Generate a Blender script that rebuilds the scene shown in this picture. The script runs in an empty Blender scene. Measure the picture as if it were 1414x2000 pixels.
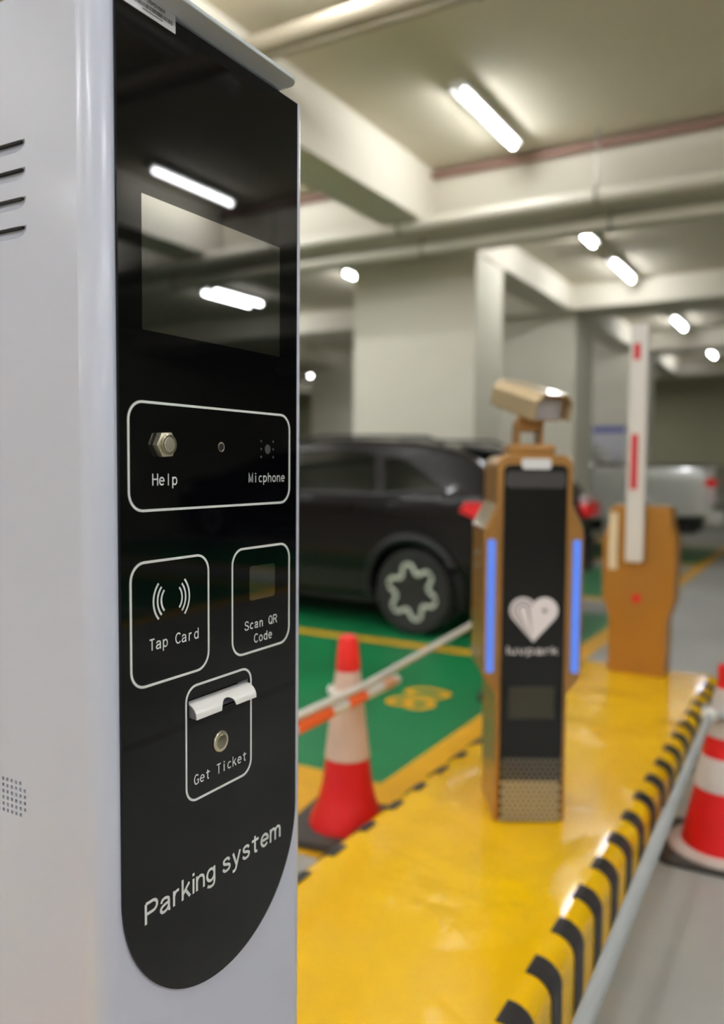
import bpy, bmesh, math, random
from mathutils import Vector, Matrix
random.seed(7)
SC = bpy.context.scene
COL = SC.collection
R = math.radians
PI = math.pi

# ---------------------------------------------------------------- camera, light, exposure
YAW, PITCH, ROLL, FPX = 0.52551909, 0.05737927, 0.00785942, 1592.06
CAM = Vector((0, 0, 1.30))
fw = Vector((-math.sin(YAW)*math.cos(PITCH), math.cos(YAW)*math.cos(PITCH), -math.sin(PITCH)))
r0 = Vector((math.cos(YAW), math.sin(YAW), 0))
u0 = r0.cross(fw)
rt = r0*math.cos(ROLL) + u0*math.sin(ROLL)
up = rt.cross(fw)
cd = bpy.data.cameras.new('camera'); co = bpy.data.objects.new('camera', cd); COL.objects.link(co)
co.matrix_world = Matrix(((rt.x, up.x, -fw.x, CAM.x), (rt.y, up.y, -fw.y, CAM.y), (rt.z, up.z, -fw.z, CAM.z), (0, 0, 0, 1)))
cd.sensor_fit = 'VERTICAL'; cd.sensor_height = 36.0; cd.lens = FPX/2000*36.0
cd.clip_start = 0.02; cd.clip_end = 200
cd.dof.use_dof = True; cd.dof.focus_distance = 0.90; cd.dof.aperture_fstop = 2.45
SC.camera = co

TUBE = 57.0          # emission of the lit fluorescent tubes
w = bpy.data.worlds.new('world'); SC.world = w; w.use_nodes = True
w.node_tree.nodes['Background'].inputs[0].default_value = (0.9, 0.95, 1, 1)
w.node_tree.nodes['Background'].inputs[1].default_value = 0.05
SC.view_settings.view_transform = 'Standard'; SC.view_settings.look = 'None'
SC.view_settings.exposure = 0.7; SC.view_settings.gamma = 1.0
SC.view_settings.use_curve_mapping = False

# ---------------------------------------------------------------- materials
def lin(c):
    return tuple(((v/255)/12.92 if v/255 <= 0.04045 else (((v/255)+0.055)/1.055)**2.4) for v in c)
def mat(name, rgb, rough=0.5, metal=0.0, ior=1.5, coat=0.0, bump=0.0, bscale=20, bdetail=3, var=0.0, vscale=3,
        emit=0.0, trans=0.0, emit_col=None, stretch=None, coat_rough=0.05):
    m = bpy.data.materials.new(name); m.use_nodes = True
    nt = m.node_tree; b = nt.nodes['Principled BSDF']
    c = lin(rgb)
    b.inputs['Base Color'].default_value = (*c, 1)
    b.inputs['Roughness'].default_value = rough
    b.inputs['Metallic'].default_value = metal
    b.inputs['IOR'].default_value = ior
    b.inputs['Coat Weight'].default_value = coat
    b.inputs['Coat Roughness'].default_value = coat_rough
    b.inputs['Transmission Weight'].default_value = trans
    if emit:
        b.inputs['Emission Color'].default_value = (*(lin(emit_col) if emit_col else c), 1)
        b.inputs['Emission Strength'].default_value = emit
    tc = nt.nodes.new('ShaderNodeTexCoord')
    src = tc.outputs['Object']
    if stretch:
        mp = nt.nodes.new('ShaderNodeMapping'); mp.inputs['Scale'].default_value = stretch
        nt.links.new(src, mp.inputs[0]); src = mp.outputs[0]
    if bump:
        n = nt.nodes.new('ShaderNodeTexNoise'); n.inputs['Scale'].default_value = bscale; n.inputs['Detail'].default_value = bdetail
        bp = nt.nodes.new('ShaderNodeBump'); bp.inputs['Strength'].default_value = bump; bp.inputs['Distance'].default_value = 0.02
        nt.links.new(src, n.inputs['Vector']); nt.links.new(n.outputs['Fac'], bp.inputs['Height'])
        nt.links.new(bp.outputs[0], b.inputs['Normal'])
    if var:
        n = nt.nodes.new('ShaderNodeTexNoise'); n.inputs['Scale'].default_value = vscale; n.inputs['Detail'].default_value = 6
        mx = nt.nodes.new('ShaderNodeMix'); mx.data_type = 'RGBA'
        mx.inputs[6].default_value = (*[v*(1-var) for v in c], 1); mx.inputs[7].default_value = (*[min(1, v*(1+var)) for v in c], 1)
        rp = nt.nodes.new('ShaderNodeValToRGB'); rp.color_ramp.elements[0].position = 0.3; rp.color_ramp.elements[1].position = 0.7
        nt.links.new(src, n.inputs['Vector']); nt.links.new(n.outputs['Fac'], rp.inputs[0])
        nt.links.new(rp.outputs[0], mx.inputs[0]); nt.links.new(mx.outputs[2], b.inputs['Base Color'])
    return m
M = {}
M['wall'] = mat('painted_wall', (220, 216, 200), 0.75, var=0.04, vscale=0.8)
M['ceil'] = mat('painted_ceiling', (214, 205, 184), 0.8, var=0.05, vscale=0.6)
M['beam'] = mat('painted_beam', (216, 210, 194), 0.75, var=0.04, vscale=0.7)
M['farwall'] = mat('olive_lit_wall', (176, 174, 146), 0.8, var=0.05, vscale=0.5)  # olive cast of the light put into the wall colour
M['concrete'] = mat('grey_concrete_floor', (170, 170, 167), 0.42, var=0.16, vscale=1.1, bump=0.05, bscale=30)
M['green'] = mat('green_floor_paint', (26, 128, 76), 0.35, var=0.18, vscale=1.3, bump=0.04, bscale=12)
M['line'] = mat('yellow_line_paint', (236, 176, 22), 0.4, var=0.08, vscale=4)
M['island'] = mat('yellow_gloss_paint', (255, 198, 0), 0.24, coat=0.2, var=0.06, vscale=3, bump=0.9, bscale=9.0, bdetail=3)
nt = M['island'].node_tree     # the paint film is smooth but for wrinkled patches
bp = next(n for n in nt.nodes if n.type == 'BUMP'); fine = bp.inputs['Height'].links[0].from_socket
tc = next(n for n in nt.nodes if n.type == 'TEX_COORD')
mk = nt.nodes.new('ShaderNodeTexNoise'); mk.inputs['Scale'].default_value = 2.6; mk.inputs['Detail'].default_value = 1
mr = nt.nodes.new('ShaderNodeMapRange'); mr.inputs[1].default_value = 0.52; mr.inputs[2].default_value = 0.68
ml = nt.nodes.new('ShaderNodeMath'); ml.operation = 'MULTIPLY'
nt.links.new(tc.outputs['Object'], mk.inputs['Vector']); nt.links.new(mk.outputs['Fac'], mr.inputs[0])
nt.links.new(mr.outputs[0], ml.inputs[0]); nt.links.new(fine, ml.inputs[1]); nt.links.new(ml.outputs[0], bp.inputs['Height'])
M['rubber'] = mat('black_rubber', (44, 42, 44), 0.45, bump=0.1, bscale=60)
M['kiosk'] = mat('white_powder_coat', (210, 215, 234), 0.30, coat=0.35, coat_rough=0.12, bump=0.012, bscale=350, bdetail=1)
M['panel'] = mat('black_gloss_acrylic', (5, 5, 8), 0.02, ior=1.41, bump=0.012, bscale=5, bdetail=1)
M['screen'] = mat('dark_screen_glass', (18, 19, 19), 0.01, ior=2.8, bump=0.010, bscale=5, bdetail=1)
M['print'] = mat('white_screen_print', (226, 230, 228), 0.6)
M['sticker'] = mat('white_sticker', (232, 232, 236), 0.5)
M['ink'] = mat('grey_ink', (70, 70, 78), 0.6)
M['black'] = mat('matte_black', (10, 10, 11), 0.7)
M['steel'] = mat('brushed_steel', (226, 220, 200), 0.28, 0.85, bump=0.02, bscale=80)
M['steel2'] = mat('satin_steel', (176, 170, 152), 0.30, 1.0)
M['whiteplastic'] = mat('white_gloss_plastic', (246, 246, 244), 0.18, coat=0.5)
M['canopy'] = mat('pale_grey_lacquer', (214, 222, 228), 0.25, coat=0.2)
M['gold'] = mat('gold_lacquer', (170, 124, 66), 0.32, 0.45, coat=0.3, var=0.03)
M['goldcab'] = mat('gold_brown_lacquer', (176, 122, 44), 0.36, 0.35, coat=0.3, var=0.03)
M['goldlight'] = mat('champagne_and_lit_gold', (206, 184, 150), 0.25, 0.5, coat=0.4)  # hood's own beige; also light painted on the gold wing tops
M['blackpanel'] = mat('black_acrylic', (14, 14, 15), 0.12, ior=1.5)
M['smoke'] = mat('smoked_window', (58, 56, 48), 0.15)
M['led'] = mat('blue_light_strip', (84, 122, 214), 0.4, emit=0.34, emit_col=(84, 126, 226))
M['logowhite'] = mat('logo_white', (240, 234, 240), 0.5)
M['logogrey'] = mat('logo_grey', (150, 142, 150), 0.5)
M['dots'] = mat('halftone_grey', (108, 104, 98), 0.5)
M['dots2'] = mat('halftone_taupe', (182, 166, 134), 0.5)
M['red'] = mat('red_cone_plastic', (226, 14, 22), 0.45, var=0.06, vscale=6)
M['redorange'] = mat('red_orange_plastic', (246, 44, 40), 0.45)
M['reflective'] = mat('reflective_sleeve', (226, 196, 178), 0.5, var=0.06, vscale=8)
M['whiteband'] = mat('white_reflective_band', (214, 204, 200), 0.5, var=0.07, vscale=8)
M['conebase'] = mat('cone_rubber_base', (64, 58, 54), 0.6)
M['dustybase'] = mat('dusty_white_base', (206, 192, 186), 0.6, var=0.08, vscale=8)
M['greybar'] = mat('grey_plastic_bar', (168, 172, 174), 0.4, var=0.08, vscale=9)
M['whitebar'] = mat('white_plastic_bar', (228, 226, 218), 0.4)
M['orange'] = mat('orange_reflective', (246, 106, 48), 0.45)
M['arm'] = mat('white_barrier_arm', (226, 222, 218), 0.4)
M['armred'] = mat('red_reflective_strip', (200, 40, 50), 0.4)
M['cream'] = mat('cream_print', (232, 216, 186), 0.5)
M['pipe'] = mat('painted_pipe', (222, 216, 202), 0.5)
M['beigepipe'] = mat('beige_pipe', (158, 148, 128), 0.6)
M['conduit'] = mat('brown_red_conduit', (150, 118, 106), 0.6)
M['rod'] = mat('steel_rod', (150, 148, 140), 0.4, 0.8)
M['lampbody'] = mat('white_lamp_housing', (226, 226, 222), 0.5)
M['tube'] = mat('lit_tube', (255, 255, 255), 0.5, emit=TUBE, emit_col=(250, 252, 255))
M['tubeoff'] = mat('unlit_tube', (200, 196, 190), 0.4)
M['suv'] = mat('dark_plum_car_paint', (14, 8, 10), 0.25, 0.0, ior=1.3, coat=0.35, coat_rough=0.02)
M['charcoal'] = mat('charcoal_car_paint', (14, 15, 18), 0.25, 0.0, ior=1.3, coat=0.4, coat_rough=0.02)
M['silver'] = mat('silver_car_paint', (206, 208, 206), 0.3, 0.35, coat=0.8)
M['graycar'] = mat('grey_car_paint', (120, 122, 124), 0.3, 0.5, coat=0.8)
M['glass'] = mat('tinted_car_glass', (12, 16, 14), 0.03, ior=1.5)
M['trimblack'] = mat('black_car_trim', (24, 24, 26), 0.5)
M['tire'] = mat('tyre_rubber', (40, 39, 39), 0.7)
M['rimdark'] = mat('dark_rim', (36, 38, 38), 0.4, 0.5)
M['alloy'] = mat('silver_alloy', (222, 228, 218), 0.4, 0.1)
M['tail'] = mat('red_tail_lens', (214, 14, 30), 0.12, coat=1.0, emit=0.12, emit_col=(220, 20, 30))
M['clearlens'] = mat('clear_lens', (220, 206, 210), 0.1, coat=1.0)
M['signblue'] = mat('blue_sign_header', (92, 100, 184), 0.5)
M['signwhite'] = mat('white_sign', (214, 214, 222), 0.5)
M['plate'] = mat('number_plate', (200, 200, 196), 0.5)

# ---------------------------------------------------------------- mesh helpers
def add_box(bm, x0, x1, y0, y1, z0, z1):
    v = [bm.verts.new(p) for p in ((x0,y0,z0),(x1,y0,z0),(x1,y1,z0),(x0,y1,z0),(x0,y0,z1),(x1,y0,z1),(x1,y1,z1),(x0,y1,z1))]
    for f in ((0,3,2,1),(4,5,6,7),(0,1,5,4),(1,2,6,5),(2,3,7,6),(3,0,4,7)):
        bm.faces.new([v[i] for i in f])
def box(x0, x1, y0, y1, z0, z1, bev=0, seg=2):
    bm = bmesh.new(); add_box(bm, x0, x1, y0, y1, z0, z1)
    if bev: bevel(bm, bev, seg)
    return bm
def bevel(bm, off, seg=2, ang=30):
    es = [e for e in bm.edges if len(e.link_faces) == 2 and e.calc_face_angle(0) > R(ang)]
    bmesh.ops.bevel(bm, geom=es, offset=off, segments=seg, affect='EDGES', profile=0.5, clamp_overlap=True)
def frame_of(d):
    d = Vector(d).normalized(); a = Vector((0,0,1)) if abs(d.z) < 0.9 else Vector((1,0,0))
    x = d.cross(a).normalized(); return x, d.cross(x).normalized(), d
def add_cyl(bm, p0, p1, ra, rb=None, n=20, cap=True):
    rb = ra if rb is None else rb
    p0, p1 = Vector(p0), Vector(p1); x, y, d = frame_of(p1-p0)
    A = [bm.verts.new(p0+(x*math.cos(2*PI*i/n)+y*math.sin(2*PI*i/n))*ra) for i in range(n)]
    B = [bm.verts.new(p1+(x*math.cos(2*PI*i/n)+y*math.sin(2*PI*i/n))*rb) for i in range(n)]
    for i in range(n): bm.faces.new((A[i], A[(i+1) % n], B[(i+1) % n], B[i]))
    if cap: bm.faces.new(A[::-1]); bm.faces.new(B)
def cyl(*a, **k):
    bm = bmesh.new(); add_cyl(bm, *a, **k); return bm
def add_lathe(bm, prof, n=32, axis='Z', o=(0,0,0)):
    rings = []
    for (r, h) in prof:
        ring = []
        for i in range(n):
            a = 2*PI*i/n; c, s = r*math.cos(a), r*math.sin(a)
            p = {'Z': (c, s, h), 'Y': (c, h, s), 'X': (h, c, s)}[axis]
            ring.append(bm.verts.new((p[0]+o[0], p[1]+o[1], p[2]+o[2])))
        rings.append(ring)
    for k in range(len(rings)-1):
        for i in range(n):
            bm.faces.new((rings[k][i], rings[k][(i+1) % n], rings[k+1][(i+1) % n], rings[k+1][i]))
    if prof[0][0] > 1e-6: bm.faces.new(rings[0][::-1])
    if prof[-1][0] > 1e-6: bm.faces.new(rings[-1])
def lathe(prof, **k):
    bm = bmesh.new(); add_lathe(bm, prof, **k); return bm
def add_prism(bm, pts, f, h0, h1):
    """pts: 2D outline; f(u, v, h) -> 3D"""
    A = [bm.verts.new(f(u, v, h0)) for u, v in pts]; B = [bm.verts.new(f(u, v, h1)) for u, v in pts]
    n = len(pts)
    for i in range(n): bm.faces.new((A[i], A[(i+1) % n], B[(i+1) % n], B[i]))
    bm.faces.new(A[::-1]); bm.faces.new(B)
def prism(pts, f, h0, h1, bev=0, seg=2):
    bm = bmesh.new(); add_prism(bm, pts, f, h0, h1)
    bmesh.ops.recalc_face_normals(bm, faces=bm.faces)
    if bev: bevel(bm, bev, seg)
    return bm
def rrect(u0, u1, v0, v1, r, n=8):
    rs = r if isinstance(r, (list, tuple)) else (r, r, r, r)
    out = []
    for (cu, cv, a0, q) in ((u1, v1, 0, rs[0]), (u0, v1, 90, rs[1]), (u0, v0, 180, rs[2]), (u1, v0, 270, rs[3])):
        su = -1 if cu == u1 else 1; sv = -1 if cv == v1 else 1
        for i in range(n+1):
            a = R(a0+90*i/n); out.append((cu+su*q+q*math.cos(a), cv+sv*q+q*math.sin(a)))
    return out
def add_tube(bm, path, r, n=10, closed=False):
    P = [Vector(p) for p in path]; m = len(P); rings = []
    for i in range(m):
        if closed: t = P[(i+1) % m]-P[i-1]
        else: t = P[min(i+1, m-1)]-P[max(i-1, 0)]
        x, y, d = frame_of(t)
        rings.append([bm.verts.new(P[i]+(x*math.cos(2*PI*k/n)+y*math.sin(2*PI*k/n))*r) for k in range(n)])
    for i in range(m if closed else m-1):
        A, B = rings[i], rings[(i+1) % m]
        for k in range(n): bm.faces.new((A[k], A[(k+1) % n], B[(k+1) % n], B[k]))
    if not closed: bm.faces.new(rings[0][::-1]); bm.faces.new(rings[-1])
def tube(*a, **k):
    bm = bmesh.new(); add_tube(bm, *a, **k); return bm
def obj(name, bm, m, parent=None, org=None, smooth=35):
    """link a bmesh as ONE object; org = world origin to subtract (geometry given in world metres)"""
    if org is not None: bmesh.ops.translate(bm, verts=bm.verts, vec=-Vector(org))
    bmesh.ops.recalc_face_normals(bm, faces=bm.faces)
    me = bpy.data.meshes.new(name); bm.to_mesh(me); bm.free()
    me.materials.append(m)
    if smooth:
        for p in me.polygons: p.use_smooth = True
        me.set_sharp_from_angle(angle=R(smooth))
    o = bpy.data.objects.new(name, me); COL.objects.link(o)
    if parent: o.parent = parent
    elif org is not None: o.location = org
    return o
def flatten(o, area):
    for p in o.data.polygons:
        if p.area > area: p.use_smooth = False
    return o
def tag(o, label=None, cat=None, group=None, kind=None):
    if label: o['label'] = label
    if cat: o['category'] = cat
    if group: o['group'] = group
    if kind: o['kind'] = kind
    return o
def thing(name, label, cat, loc=(0,0,0), rz=0, group=None):
    o = bpy.data.objects.new(name, None); COL.objects.link(o)
    o.location = loc; o.rotation_euler = (0, 0, rz); o.empty_display_size = 0.1
    return tag(o, label, cat, group)
def struct(name, bm, m, smooth=0):
    return tag(obj(name, bm, m, smooth=smooth), kind='structure')
def dup(root, loc, rz, label, group=None):
    r = root.copy(); COL.objects.link(r); r.location = loc; r.rotation_euler = (0, 0, rz); r['label'] = label
    if group: r['group'] = group
    for ch in list(root.children):
        c = ch.copy(); COL.objects.link(c); c.parent = r
        for g in list(ch.children):
            d = g.copy(); COL.objects.link(d); d.parent = c
    return r
def boolean(o, cutter_bm):
    bmesh.ops.recalc_face_normals(cutter_bm, faces=cutter_bm.faces)
    me = bpy.data.meshes.new('cut'); cutter_bm.to_mesh(me); cutter_bm.free()
    c = bpy.data.objects.new('cut', me); COL.objects.link(c)
    c.matrix_world = o.matrix_world if not o.parent else Matrix.Identity(4)
    par = o.parent; loc = o.location.copy(); o.parent = None; o.location = (0,0,0); c.location = (0,0,0)
    md = o.modifiers.new('b', 'BOOLEAN'); md.object = c; md.operation = 'DIFFERENCE'; md.solver = 'EXACT'
    dg = bpy.context.evaluated_depsgraph_get(); dg.update()
    nm = bpy.data.meshes.new_from_object(o.evaluated_get(dg))
    o.modifiers.clear(); o.data = nm
    bpy.data.objects.remove(c); o.parent = par; o.location = loc
def _arc(cx, cy, rx, ry, a0, a1, n=22):
    return [(cx+rx*math.cos(R(a0+(a1-a0)*i/n)), cy+ry*math.sin(R(a0+(a1-a0)*i/n))) for i in range(n+1)]
def _crv(P, n=6):
    out = []
    for i in range(len(P)-1):
        p0, p1, p2, p3 = P[max(i-1, 0)], P[i], P[i+1], P[min(i+2, len(P)-1)]
        for k in range(n):
            t = k/n
            out.append(tuple(0.5*(2*p1[q]+(p2[q]-p0[q])*t+(2*p0[q]-5*p1[q]+4*p2[q]-p3[q])*t*t+(3*p1[q]-p0[q]-3*p2[q]+p3[q])*t**3) for q in (0, 1)))
    return out+[P[-1]]
_arch = [(.06, 0), (.06, .45)], _crv([(.06, .43), (.11, .58), (.25, .67), (.41, .60), (.46, .43)])+[(.46, 0)]
_bowl = lambda x0, x1, y0, y1: [(x0, y1), (x1-.22, y1)]+_arc(x1-.22, (y0+y1)/2, .22, (y1-y0)/2, 90, -90)[1:-1]+[(x1-.22, y0), (x0, y0)]
GL = {   # letter strokes as centre lines; cap height 1, x-height .73
 'H': ([(.06, 0), (.06, 1)], [(.62, 0), (.62, 1)], [(.06, .53), (.62, .53)]),
 'M': ([(.06, 0), (.06, .97), (.37, .12), (.68, .97), (.68, 0)],), 'N': ([(.06, 0), (.06, .95), (.60, .05), (.60, 1)],),
 'T': ([(0, .94), (.64, .94)], [(.32, .94), (.32, 0)]), 'C': (_arc(.36, .5, .31, .44, 42, 318),),
 'G': (_arc(.36, .5, .31, .44, 42, 330)+[(.66, .12), (.66, .44), (.40, .44)],), 'Q': (_arc(.36, .5, .31, .44, 0, 360), [(.44, .22), (.68, -.02)]),
 'S': (_crv([(.58, .74), (.50, .90), (.32, .95), (.12, .88), (.08, .70), (.22, .57), (.42, .49), (.59, .36), (.58, .16), (.42, .05), (.24, .05), (.08, .14), (.04, .28)]),),
 'R': ([(.06, 0), (.06, .94)], _bowl(.06, .60, .50, .94), [(.36, .50), (.62, 0)]), 'P': ([(.06, 0), (.06, .94)], _bowl(.06, .62, .46, .94)),
 'D': ([(.06, .06), (.06, .94)], [(.06, .94), (.30, .94)]+_arc(.30, .5, .32, .44, 90, -90)+[(.06, .06)]),
 'E': ([(.58, .94), (.06, .94), (.06, .06), (.60, .06)], [(.06, .52), (.54, .52)]), 'K': ([(.06, 0), (.06, 1)], [(.06, .34), (.58, 1)], [(.26, .58), (.62, 0)]),
 'I': ([(.06, 0), (.06, 1)],), '8': (_arc(.3, .74, .22, .21, 0, 360), _arc(.3, .28, .26, .24, 0, 360)), '0': (_arc(.3, .5, .25, .45, 0, 360),),
 'o': (_arc(.27, .365, .235, .305, 0, 360),), 'c': (_arc(.27, .365, .235, .305, 45, 315),),
 'e': ([(.04, .38), (.50, .38)]+_arc(.27, .365, .235, .305, 5, 318),), 'l': ([(.06, 0), (.06, 1)],),
 'd': (_arc(.26, .365, .215, .305, 0, 360), [(.475, 0), (.475, 1)]), 'p': (_arc(.28, .365, .215, .305, 0, 360), [(.06, -.27), (.06, .73)]),
 'g': (_arc(.26, .38, .215, .29, 0, 360), [(.475, .73), (.475, 0)]+_crv([(.475, 0), (.43, -.17), (.26, -.22), (.06, -.13)])),
 'h': ([(.06, .4), (.06, 1)],)+_arch, 'n': ([(.06, .4), (.06, .73)],)+_arch,
 'm': ([(.06, 0), (.06, .73)], _crv([(.06, .43), (.11, .60), (.23, .67), (.36, .61), (.40, .46)])+[(.40, 0)], _crv([(.40, .43), (.45, .60), (.57, .67), (.70, .61), (.74, .46)])+[(.74, 0)]),
 'i': ([(.06, 0), (.06, .73)], [(.06, .86), (.06, 1)]), 'r': ([(.06, 0), (.06, .73)], _crv([(.06, .42), (.11, .58), (.20, .66), (.33, .67)])),
 'k': ([(.06, 0), (.06, 1)], [(.06, .26), (.43, .71)], [(.21, .44), (.47, .01)]),
 's': (_crv([(.43, .53), (.36, .65), (.22, .675), (.09, .61), (.09, .47), (.20, .395), (.34, .345), (.44, .25), (.40, .11), (.25, .055), (.11, .09), (.03, .21)]),),
 't': ([(.15, .92), (.15, .18)]+_crv([(.15, .18), (.19, .07), (.31, .06)]), [(-.06, .69), (.40, .69)]),
 'u': ([(.46, .73), (.46, 0)], [(.06, .73)]+_crv([(.06, .30), (.10, .13), (.24, .06), (.40, .13), (.46, .30)])), 'v': ([(.02, .72), (.24, .02), (.46, .72)],),
 'y': ([(.02, .72), (.25, .03)], [(.47, .72)]+_crv([(.25, .03), (.19, -.14), (.10, -.22), (0, -.21)])),
 'a': (_crv([(.06, .51), (.12, .64), (.27, .675), (.42, .61), (.455, .48)])+[(.455, .12)]+_crv([(.455, .12), (.47, .05), (.53, .04)]), _crv([(.455, .42), (.28, .385), (.10, .32), (.04, .19), (.11, .075), (.24, .055), (.38, .12), (.455, .26)])),
}
def stroke(bm, pts, hw, f, t):
    P = [Vector(p) for p in pts]; P = [P[0]]+[q for p, q in zip(P, P[1:]) if (q-p).length > 1e-7]
    closed = (P[0]-P[-1]).length < hw*0.05; n = len(P); L = []
    if closed: P = P[:-1]; n -= 1
    for i in range(n):
        a = P[i]-P[i-1] if (i > 0 or closed) else P[1]-P[0]
        c = P[(i+1) % n]-P[i] if (i < n-1 or closed) else a
        a = a.normalized(); c = c.normalized(); m = a+c
        m = a if m.length < 1e-4 else m.normalized(); k = hw/max(0.45, m.dot(a)); nn = Vector((-m.y, m.x))*k
        L.append((bm.verts.new(f(P[i].x+nn.x, P[i].y+nn.y, t)), bm.verts.new(f(P[i].x-nn.x, P[i].y-nn.y, t))))
    for i in range(n if closed else n-1):
        A, B = L[i], L[(i+1) % n]; bm.faces.new((A[0], A[1], B[1], B[0]))
def gwidth(ch): 
    xs = [p[0] for st in GL[ch] for p in st]; return min(xs)-.06, max(xs)+.06
def add_flat(bm, V, F, f, t=0.0003):
    a = [bm.verts.new(f(u, v, t)) for u, v in V]
    for q in F: bm.faces.new([a[i] for i in q])
def text_line(bm, s, u0, u1, v0, cap, f, wt=0.14):
    x = 0; pos = []
    for ch in s:
        if ch == ' ': x += 0.34; continue
        a, b = gwidth(ch); pos.append((ch, x-a)); x += b-a+0.075
    x -= 0.075; kx = (u1-u0)/x
    for ch, dx in pos:
        for j, st in enumerate(GL[ch]): stroke(bm, [(u0+(px+dx)*kx, v0+py*cap) for px, py in st], wt*cap/2, f, 0.0003+0.00002*j)
def text_mono(bm, s, u0, u1, v0, cap, f, wt=0.125):
    cell = (u1-u0)/len(s)
    for i, ch in enumerate(s):
        if ch == ' ': continue
        a, b = gwidth(ch); kx = cap*1.12
        if (b-a)*kx > 0.88*cell: kx = 0.88*cell/(b-a)
        cu = u0+cell*(i+0.5); hw = wt*cap/2; q = max(0.2, ((b-a)*kx-2*hw)/((b-a-0.12)*kx)) if b-a > 0.2 else 1
        for j, st in enumerate(GL[ch]): stroke(bm, [(cu+(px-(a+b)/2)*kx*q, v0+py*cap) for px, py in st], hw, f, 0.0003+0.00002*j)
def ring_frame(u0, u1, v0, v1, r, wd, f, t=0.0004):
    a = rrect(u0, u1, v0, v1, r); b = rrect(u0+wd, u1-wd, v0+wd, v1-wd, max(r-wd, 0.001))
    bm = bmesh.new(); n = len(a)
    L = [[bm.verts.new(f(u, v, h)) for u, v in q] for q, h in ((a, 0), (a, t), (b, t), (b, 0))]
    for k in range(3):
        for i in range(n): bm.faces.new((L[k][i], L[k][(i+1) % n], L[k+1][(i+1) % n], L[k+1][i]))
    return bm

# ---------------------------------------------------------------- the garage
X0, X1, Y0, Y1 = -15.5, 9.45, -7.0, 20.5
CZ1, CZ2, BZ = 3.75, 3.60, 3.30
struct('floor', box(X0, X1, Y0, Y1, -0.2, 0.0), M['concrete'])
struct('ceiling', box(X0, X1, Y0, Y1, CZ1, CZ1+0.2), M['ceil'])
struct('ceiling', box(X0, X1, 7.2, Y1, CZ2, CZ1-0.001), M['ceil'])
struct('wall_left', box(X0-0.2, X0, Y0, Y1, 0, CZ1), M['farwall'])
struct('wall_right', box(X1, X1+0.2, Y0, Y1, 0, CZ1), M['farwall'])
struct('wall_back', box(X0, X1, Y1, Y1+0.2, 0, CZ1), M['farwall'])
struct('wall_front', box(X0, X1, Y0-0.2, Y0, 0, CZ1), M['wall'])
for (ya, yb, top) in ((-3.2, -2.3, CZ1), (6.3, 7.2, CZ1), (10.4, 11.2, CZ2), (14.6, 15.4, CZ2), (18.8, 19.4, CZ2)):
    struct('beam', box(X0, X1, ya, yb, BZ, top-0.0005), M['beam'])
ybays = ((Y0, -3.2), (-2.3, 6.3), (7.2, 10.4), (11.2, 14.6), (15.4, 18.8))
for (xa, xb) in ((-9.2, -8.8), (-3.36, -2.98), (4.05, 4.45)):
    for (ya, yb) in ybays:
        struct('beam', box(xa, xb, ya, yb, BZ, (CZ1 if ya < 7 else CZ2)-0.0005), M['beam'])
for xa, xb in ((-4.34, -3.0), (-9.6, -8.4)):
    for ya, yb in ((7.29, 8.0), (10.7, 11.6), (14.4, 16.0)):
        if xa > 8 and ya > 10.5: continue
        top = BZ if (ya < 7.3 and 0) else CZ2
        struct('column', box(xa, xb, ya, yb, 0, BZ if ya in (10.7,) else CZ2-0.001), M['wall'])
# painted floor: bays and lines
def paint(n, x0, x1, y0, y1, m, z): struct(n, box(x0, x1, y0, y1, 0.0, z), m)
for (ya, yb) in ((2.86, 5.16), (5.30, 7.25), (8.15, 10.6), (11.7, 14.3)):
    paint('trim_1', -7.4, -1.56, ya, yb, M['green'], 0.003)
    paint('trim_1', 3.78, 9.0, ya-0.05, yb-0.05, M['green'], 0.003)
paint('trim_2', -1.56, -1.42, 2.2, 16.0, M['line'], 0.004)
paint('trim_2', 3.62, 3.78, -4.0, 16.0, M['line'], 0.004)
for y, w_ in ((5.16, 0.14), (8.0, 0.15), (11.5, 0.2), (14.3, 0.15)):
    paint('trim_3', -7.4, -1.56, y, y+w_, M['line'], 0.0045)
    paint('trim_3', 3.78, 9.0, y+1.65 if y < 6 else y, (y+1.65 if y < 6 else y)+0.12, M['line'], 0.0045)
paint('trim_3', -7.4, -1.56, 2.2, 2.86, M['line'], 0.0045)
for xj in (-0.13, 1.55): paint('trim_5', xj-0.012, xj+0.012, Y0, Y1, mat('joint_sealant', (112, 108, 104), 0.6), 0.002)
bm = bmesh.new()
text_line(bm, '80', 0, 0.42, 0, 0.26, lambda u, v, t: (-1.84-v, 3.84+u, 0.0042+t), 0.2)
struct('trim_4', bm, M['line'])

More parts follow.
